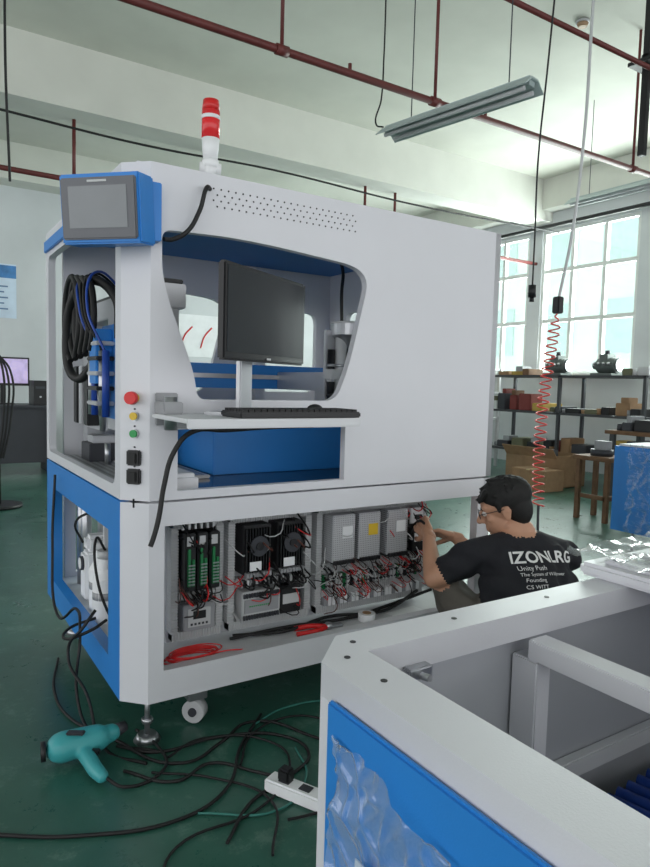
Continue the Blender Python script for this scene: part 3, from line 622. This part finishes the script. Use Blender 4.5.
def hand(name,wrist,fwd,back,left,curl=28):
    f=Vector(fwd).normalized(); b_=Vector(back); b_=(b_-f*b_.dot(f)).normalized(); x=f.cross(b_).normalized()
    HMt=Matrix((x,f,b_)).transposed().to_4x4(); HMt.translation=Vector(wrist)
    bm=bmesh.new(); addcap(bm,(0,-.02,0),(0,.02,0),.024,.022)
    for k in range(4):
        kx=-.030+k*.020; addcap(bm,(kx*.6,.015,0),(kx,.078-abs(k-1.4)*.004,0),.014,.0105)
    Ls=(.064,.074,.070,.054) if left>0 else (.054,.070,.074,.064)
    for k in range(4):
        kx=-.030+k*.020; p=Vector((kx,.078-abs(k-1.4)*.004,0)); an=math.radians(curl*.7)
        for sgi,fr_ in enumerate((.45,.32,.23)):
            l=Ls[k]*fr_*1.05; q_=p+Vector((0,l*math.cos(an),-l*math.sin(an))); addcap(bm,p,q_,.0088-.0008*sgi,.0082-.0008*sgi); p=q_; an+=math.radians(curl*1.25)
    sx=-1 if left>0 else 1
    p=Vector((sx*.020,.018,-.006))
    for l,dx,dy,dz,r_ in ((.038,.75,.6,-.3,.013),(.030,.45,.8,-.45,.0105),(.025,.1,.85,-.5,.009)):
        q_=p+Vector((sx*dx,dy,dz)).normalized()*l; addcap(bm,p,q_,r_,r_*.88); p=q_
    return remesh(bm,name,skin,PE,.0032,3,HMt)
hand('hand_left',haL,(.15,.6,.25),(-.75,.1,.5),1,30)
hand('hand_right',haR,(-.55,.5,.15),(.4,.2,.75),-1,34)
bvh=BVHTree.FromPolygons([v_.co.copy() for v_ in body.data.vertices],[tuple(p.vertices) for p in body.data.polygons])
D=(sy_+Vector((0,0,-.35))).normalized(); UPd=sx_.cross(D).normalized()
def prt(txt,size,cx,yy,sp=1.0):
    cu=bpy.data.curves.new('print','FONT'); cu.body=txt; cu.size=size; cu.align_x='CENTER'; cu.space_character=sp; cu.offset=.0014 if size>.04 else 0; cu.resolution_u=3
    o=bpy.data.objects.new('t',cu); link(o); n_=ev(o,'shirt_print',textw,PE)
    bm=bmesh.new(); bm.from_mesh(n_.data); bmesh.ops.triangulate(bm,faces=bm.faces)
    for _ in range(2):
        bmesh.ops.subdivide_edges(bm,edges=[e for e in bm.edges if e.calc_length()>.010],cuts=1); bmesh.ops.triangulate(bm,faces=bm.faces)
    O_=TC-sy_*.10+Vector((0,0,.60))
    for q in bm.verts:
        o_=O_+sx_*(cx+q.co.x)+UPd*(yy+q.co.y)-D*.4; h_=bvh.ray_cast(o_,D)
        q.co=(h_[0]-D*.005) if h_[0] else o_+D*.35
    bm.to_mesh(n_.data); bm.free()
prt('IZONLRG',.060,.03,-.015,1.0); prt('Unity Push',.024,-.03,-.043); prt('The System of Willpower',.017,.01,-.063); prt('Founding',.019,-.03,-.084); prt('CS WITT',.019,-.03,-.108)
# ================================================================ floor objects
HG=G('hot_air_gun')
gx,gy=-.110,.050; k_=1.0
def gp(a,b_,z): q=Vector((gx,gy,0))+Vector((.84,-.5425,0))*a*k_+Vector((.5425,.84,0))*b_*k_; return (q.x,q.y,z*k_)
bm=bmesh.new()
addcap(bm,gp(-.075,0,.055),gp(.02,.05,.06),.047,.042); addcap(bm,gp(.02,.05,.06),gp(.055,.085,.06),.032,.028)
addcap(bm,gp(-.02,.02,.045),gp(.055,-.07,.03),.026,.023); addcap(bm,gp(.055,-.07,.03),gp(.085,-.10,.028),.023,.020)
remesh(bm,'body',teal,HG,.005,4)
cyl('nozzle',gp(.062,.095,.06),gp(.085,.125,.062),.022,dgray,HG,r2=.017); cyl('inlet_grille',gp(-.115,-.02,.053),gp(-.128,-.026,.053),.03,black,HG)
rotbox('label',gp(-.03,.0,.103),(.84,-.5425,0),(.5425,.84,0),zz,.028,.013,.004,dgray,HG)
rotbox('trigger',gp(.035,-.01,.05),(.84,-.5425,0),(.5425,.84,0),zz,.014,.01,.008,black,HG)
cable('cord',[gp(.09,-.10,.028),gp(.16,-.12,.01),gp(.25,-.02,.008),gp(.2,.1,.008),gp(.1,.2,.008)],.005,rubber,HG)
PS=G('power_strip')
e1=Vector((.45,-.89,0));e2=Vector((.89,.45,0)); pc=Vector((.385,-.455,.022))
rotbox('body',pc,e1,e2,zz,.13,.028,.02,paper,PS,.006)
for k in range(3): rotbox('socket_%d'%k,pc+zz*.021+e1*(-.07+.07*k),e1,e2,zz,.018,.014,.002,dgray,PS,.001)
rotbox('plug',pc+zz*.04-e1*.07,e1,e2,zz,.02,.018,.02,black,PS,.006)
CB=G('floor_cables')
cs=[[(-.45,-.12,.006),(-.2,-.28,.006),(.05,-.35,.006),(.2,-.30,.008),(.35,-.1,.006),(.5,.05,.006)],
[(-.02,-.05,.006),(.1,-.18,.006),(.22,-.15,.01),(.32,-.25,.006),(.36,-.36,.03)],
[(-.03,.9,.006),(-.10,.6,.006),(-.09,.35,.006),(.0,.15,.006),(.15,-.1,.006),(.3,-.05,.006),(.45,.02,.006),(.6,-.2,.006)],
[(.0,.1,.006),(.1,.0,.006),(.3,-.02,.01),(.5,-.12,.006),(.52,-.25,.006),(.4,-.33,.006),(.25,-.38,.006),(.12,-.5,.006)],
[(.12,-.05,.008),(.25,-.0,.008),(.45,-.15,.008),(.42,-.3,.008),(.25,-.42,.006),(.0,-.45,.006),(-.1,-.6,.006)],
[(.3,-.2,.006),(.42,-.05,.006),(.6,-.02,.006),(.75,-.15,.006),(.9,-.1,.006)],
[(.3,-.5,.006),(.45,-.55,.006),(.5,-.7,.006)],
[(.05,-.1,.006),(.2,-.22,.006),(.3,-.4,.006),(.2,-.6,.006)]]
cables('thick_cables',cs[:4],.0052,rubber,CB); cables('thin_cables',cs[4:],.0038,rubber,CB)
tw=mat('teal_wire',(50,120,110),.5)
cables('teal_wires',[[(.5,-.35,.006),(.65,-.2,.006),(.8,-.15,.006),(.95,.0,.006)],[(.45,.0,.006),(.6,.05,.006),(.8,.0,.006),(1.0,-.25,.006)],[(.1,-.35,.005),(.3,-.45,.005),(.45,-.35,.005),(.5,-.2,.005)]],.0035,tw,CB)
cables('end_bay_cables',[[(-.02,1.0,.78),(-.05,.9,.5),(-.06,.75,.25),(-.03,.55,.33),(-.06,.35,.30),(-.08,.3,.1),(-.05,.2,.008),(.1,.0,.008)],
 [(-.02,.30,.40),(-.06,.28,.36),(-.10,.35,.25),(-.07,.2,.15),(-.04,.1,.01),(.05,-.05,.008)],[(.03,.35,.34),(-.04,.30,.33),(-.10,.40,.28),(-.06,.5,.28),(.03,.5,.3)]],.0055,rubber,CB)
# hanging things
cable('ceiling_cord',[(.02,2.6,ZC-.003),(.0,2.6,3.2),(.02,2.6,2.4)],.008,rubber)
cable('ceiling_cord',[(2.5,2.1,ZC-.003),(2.5,2.1,3.6),(2.45,2.05,3.3),(2.42,2.06,3.12),(2.44,2.0,3.09)],.006,rubber)
g=G('hanging_pendant_plug')
cable('cord',[(2.80,.80,3.6),(2.86,.88,3.2),(2.98,1.02,2.7),(3.02,1.05,2.2),(3.02,1.05,1.90)],.006,rubber,g)
cyl('drop_rod',(2.80,.80,3.58),(2.80,.80,ZC-.003),.006,rubber,g)
cyl('plug',(3.02,1.05,1.82),(3.02,1.05,1.90),.026,black,g); cyl('switch_ring',(3.02,1.05,1.79),(3.02,1.05,1.82),.016,black,g)
g=G('coiled_air_hose')
hx0,hy0=2.74,.635
cable('white_feed',[(2.84,.55,ZC-.003),(2.84,.56,3.3),(2.84,.57,2.7),(2.81,.60,2.1),(hx0+.03,hy0,1.75)],.009,lgray,g)
box('coupling',hx0-.0,hx0+.05,hy0-.025,hy0+.025,1.66,1.76,black,g,.006)
pts=[]
for k in range(0,26*8+1):
    t_=k/208; a=k*math.pi/4; z=1.66-1.17*t_; rr_=.034*min(1,t_*12+.1); sp=hx0+.02-.10*math.sin(t_*2.2)
    pts.append((sp+rr_*math.cos(a),hy0+rr_*math.sin(a),z))
polytube('coil',pts,.0045,mat('red_hose',(222,70,66),.35),g)
cable('hose_tail',[(hx0-.06,hy0,.5),(hx0-.06,hy0,.25),(hx0,hy0+.1,.012),(hx0+.3,hy0+.3,.008)],.008,dgray,g)
# ================================================================ background furniture
def rack(x0,x1,y0,y1,zs,name,m):
    g=G(name)
    for i,x in enumerate((x0,x1-.04)):
        for j in range(3):
            y=y0+(y1-y0-.04)*j/2; box('post_%d_%d'%(i,j),x,x+.04,y,y+.04,0,zs[-1],m,g,0)
    for i,z in enumerate(zs): box('shelf_%d'%i,x0,x1,y0,y1,z-.03,z,m,g)
    return g
rk=rack(6.8,7.35,2.5,4.95,(.35,.9,1.40),'storage_rack',racksteel)
rk2=rack(6.7,7.2,5.1,6.6,(.3,.75,1.15,1.5),'storage_rack',lgray)
yd=mat('muted_yellow_box',(178,150,70),.6)
cols=[yd,black,card,dgray,grayp,lgray,mat('red_box',(120,50,45),.6),wood,mat('olive_parts',(100,102,78),.6),black,dgray,dgray,grayp,card]
def clutter(x0,x1,y0,y1,z,hmax,g,seed):
    r=random.Random(seed); y=y0; i=0
    while y<y1:
        w_=r.uniform(.06,.24); h_=r.uniform(.05,hmax); 
        box('item_%d_%d'%(seed,i),x0+r.uniform(0,.08),x1-r.uniform(.0,.15),y,min(y1,y+w_),z,z+h_,r.choice(cols),g,.008)
        if r.random()<.4: box('small_%d_%d'%(seed,i),x0+.05,x1-.2,y+.01,y+w_*.6,z+h_,z+h_+.07,r.choice(cols),g,.006)
        if r.random()<.5: cyl('can_%d_%d'%(seed,i),(x0+.06,y+w_+.03,z),(x0+.06,y+w_+.03,z+h_*.8),.03,r.choice(cols),g)
        y+=w_+r.uniform(.01,.08); i+=1
for sd,(a,b_,z,h_) in enumerate(((2.6,4.9,.351,.28),(2.6,4.9,.901,.24))): clutter(6.85,7.3,a,b_,z,h_,rk,sd+40)
for sd,(z,h_) in enumerate(((.301,.25),(.751,.22),(1.151,.15),(1.501,.12))): clutter(6.75,7.15,5.2,6.5,z,h_,rk2,10+sd)
clutter(6.85,7.3,4.3,4.9,1.401,.12,rk,60); clutter(6.85,7.3,2.55,2.9,1.401,.15,rk,61)
def pump(x,y,z,nm):
    g=G(nm); m=mat('machine_gray_green',(96,104,102),.5,.3)
    box('foot',x-.13,x+.13,y-.15,y+.15,z,z+.03,m,g); bm=bmesh.new(); addcyl(bm,(x,y-.16,z+.13),(x,y+.10,z+.13),.10,.10,20); addcyl(bm,(x,y+.1,z+.13),(x,y+.18,z+.13),.06,.05,16); fin(bm,'motor_body',m,g)
    box('gearbox',x-.09,x+.09,y-.06,y+.06,z+.1,z+.27,m,g,.01); cyl('top_valve',(x,y,z+.27),(x,y,z+.32),.03,dgray,g); cyl('flywheel',(x-.01,y-.17,z+.13),(x-.01,y-.19,z+.13),.08,steel,g)
    for k in range(4): cyl('bolt_%d'%k,(x-.10,y-.1+.07*k,z+.13),(x-.13,y-.1+.07*k,z+.16),.015,steel,g)
pump(7.05,3.95,1.402,'gear_motor'); pump(7.05,3.2,1.402,'gear_motor')
g=G('cardboard_box')
panel('walls',rect(6.1,6.65,3.15,3.95),[rect(6.115,6.635,3.165,3.935)],.2,'z',.398,card,g); box('bottom',6.1,6.65,3.15,3.95,.001,.012,card,g,0)
rotbox('flap',(6.06,3.55,.42),(.6,0,-.8),(0,1,0),(.8,0,.6),.08,.4,.004,card,g,0); box('contents',6.13,6.62,3.18,3.9,.012,.33,wood,g)
for k in range(6): cyl('part_%d'%k,(6.2+.07*k,3.25+.1*k,.33),(6.25+.05*k,3.3+.09*k,.45),.03,(dgray,steel,black)[k%3],g)
g=G('cardboard_box'); box('body',5.7,6.05,3.0,3.5,.001,.25,card,g,.008); box('tape',5.69,6.06,3.23,3.27,.24,.252,mat('tape',(190,170,130),.4),g,0)
g=G('wooden_stool')
box('seat',4.75,5.1,1.55,1.95,.56,.60,wood,g,.01)
for i,(x,y) in enumerate(((4.78,1.58),(5.04,1.58),(4.78,1.88),(5.04,1.88))): box('leg_%d'%i,x,x+.04,y,y+.04,0,.56,wood,g,0)
box('rung',4.78,5.08,1.6,1.62,.2,.24,wood,g,0); box('rung_b',4.80,4.82,1.6,1.9,.2,.24,wood,g,0)
g=G('metal_part_on_stool'); cyl('disc',(4.92,1.75,.602),(4.92,1.75,.66),.1,dgray,g); box('block',4.87,4.97,1.68,1.8,.66,.74,grayp,g)
g=G('workbench')
box('top',5.9,6.5,-.5,2.4,.74,.78,wood,g)
for i,(x,y) in enumerate(((5.92,-.45),(6.42,-.45),(5.92,2.3),(6.42,2.3))): box('leg_%d'%i,x,x+.05,y,y+.05,0,.74,racksteel,g,0)
clutter(5.95,6.45,1.2,2.3,.781,.18,g,30)
g=G('office_desk')
box('top',-.9,1.0,6.6,7.3,.82,.85,dgray,g); box('side_left',-.9,-.86,6.6,7.3,0,.82,dgray,g); box('side_right',.96,1.0,6.6,7.3,0,.82,dgray,g); box('modesty',-.86,.96,6.65,6.67,.15,.82,dgray,g)
g=G('desktop_monitor')
box('case',.18,.78,6.95,6.99,1.08,1.43,black,g); box('display',.20,.76,6.944,6.95,1.11,1.41,mat('lit_display',(180,165,205),.3,0,.35,9,emit=.5),g,0)
box('neck',.45,.50,6.96,6.98,.866,1.08,black,g); box('foot',.35,.60,6.88,7.05,.851,.866,black,g)
g=G('desktop_computer'); box('case',.80,.95,6.75,7.15,.851,1.15,black,g); box('front_slot',.82,.93,6.745,6.75,1.05,1.08,dgray,g,0); cyl('power_button',(.875,6.745,.95),(.875,6.75,.95),.012,steel,g)
g=G('wall_poster'); box('sheet',.15,.86,YB-.012,YB-.001,2.03,2.8,mat('poster_blue_white',(205,222,240),.5,0,.12,4),g,0); box('header',.15,.86,YB-.014,YB-.012,2.6,2.78,mat('poster_blue',(70,130,190),.5,0,.3,8),g,0)
for k in range(5): box('text_line_%d'%k,.22,.75-.05*(k%2),YB-.014,YB-.012,2.15+k*.08,2.17+k*.08,mat('poster_ink',(90,120,160),.6),g,0)
g=G('cable_stand')
px,py=.16,4.62
cyl('pole',(px,py,.03),(px,py,1.42),.02,black,g); cyl('foot',(px,py,0),(px,py,.03),.2,black,g)
cables('hanging_leads',[[(px,py,1.40),(px+.04+.03*k,py-.05,1.25),(px+.04+.03*k,py-.05,.8),(px+.02*k,py-.02,.45)] for k in range(3)],.010,rubber,g)
g=G('wall_notice'); box('board',3.2,4.6,YB-.012,YB-.001,1.6,2.3,paper,g,0)
cables('red_arcs',[[(3.35+.35*k,YB-.016,1.75),(3.42+.35*k,YB-.016,1.95),(3.55+.35*k,YB-.016,2.1)] for k in range(3)],.012,redm,g)
g=G('office_desk'); box('top',1.6,3.2,7.2,7.9,.72,.75,lgray,g); box('side_left',1.6,1.64,7.2,7.9,0,.72,lgray,g); box('side_right',3.16,3.2,7.2,7.9,0,.72,lgray,g)
# ================================================================ light, world, camera
w=bpy.data.worlds.new('overcast_daylight'); S.world=w; w.use_nodes=True; nt=w.node_tree; bg=nt.nodes['Background']
bg.inputs[0].default_value=(.975,.985,1.0,1); bg.inputs[1].default_value=1.85
def area(name,loc,rot,sx,sy,e,col=(1,1,1)):
    l=bpy.data.lights.new(name,'AREA'); l.shape='RECTANGLE'; l.size=sx; l.size_y=sy; l.energy=e; l.color=col
    o=bpy.data.objects.new(name,l); o.location=loc; o.rotation_euler=rot; link(o); return o
area('daylight_window_right',(XW+.5,4.2,2.6),(0,math.radians(90),0),2.2,5.5,750,(.97,1,1))
cam=bpy.data.cameras.new('camera'); co=bpy.data.objects.new('camera',cam); link(co); S.camera=co
yaw=.998;p=.075;r=.0262
F2=Vector((math.cos(yaw),math.sin(yaw),0)); R2=Vector((math.sin(yaw),-math.cos(yaw),0)); U=Vector((0,0,1))
fw=F2*math.cos(p)-U*math.sin(p); upv=F2*math.sin(p)+U*math.cos(p)
a=R2*math.cos(r)+upv*math.sin(r); b=-R2*math.sin(r)+upv*math.cos(r)
Mc=Matrix((a,b,-fw)).transposed().to_4x4(); Mc.translation=Vector((-.57,-1.987,1.2)); co.matrix_world=Mc
cam.sensor_fit='VERTICAL'; cam.sensor_height=24; cam.lens=658/867*24; cam.clip_start=.02; cam.clip_end=100
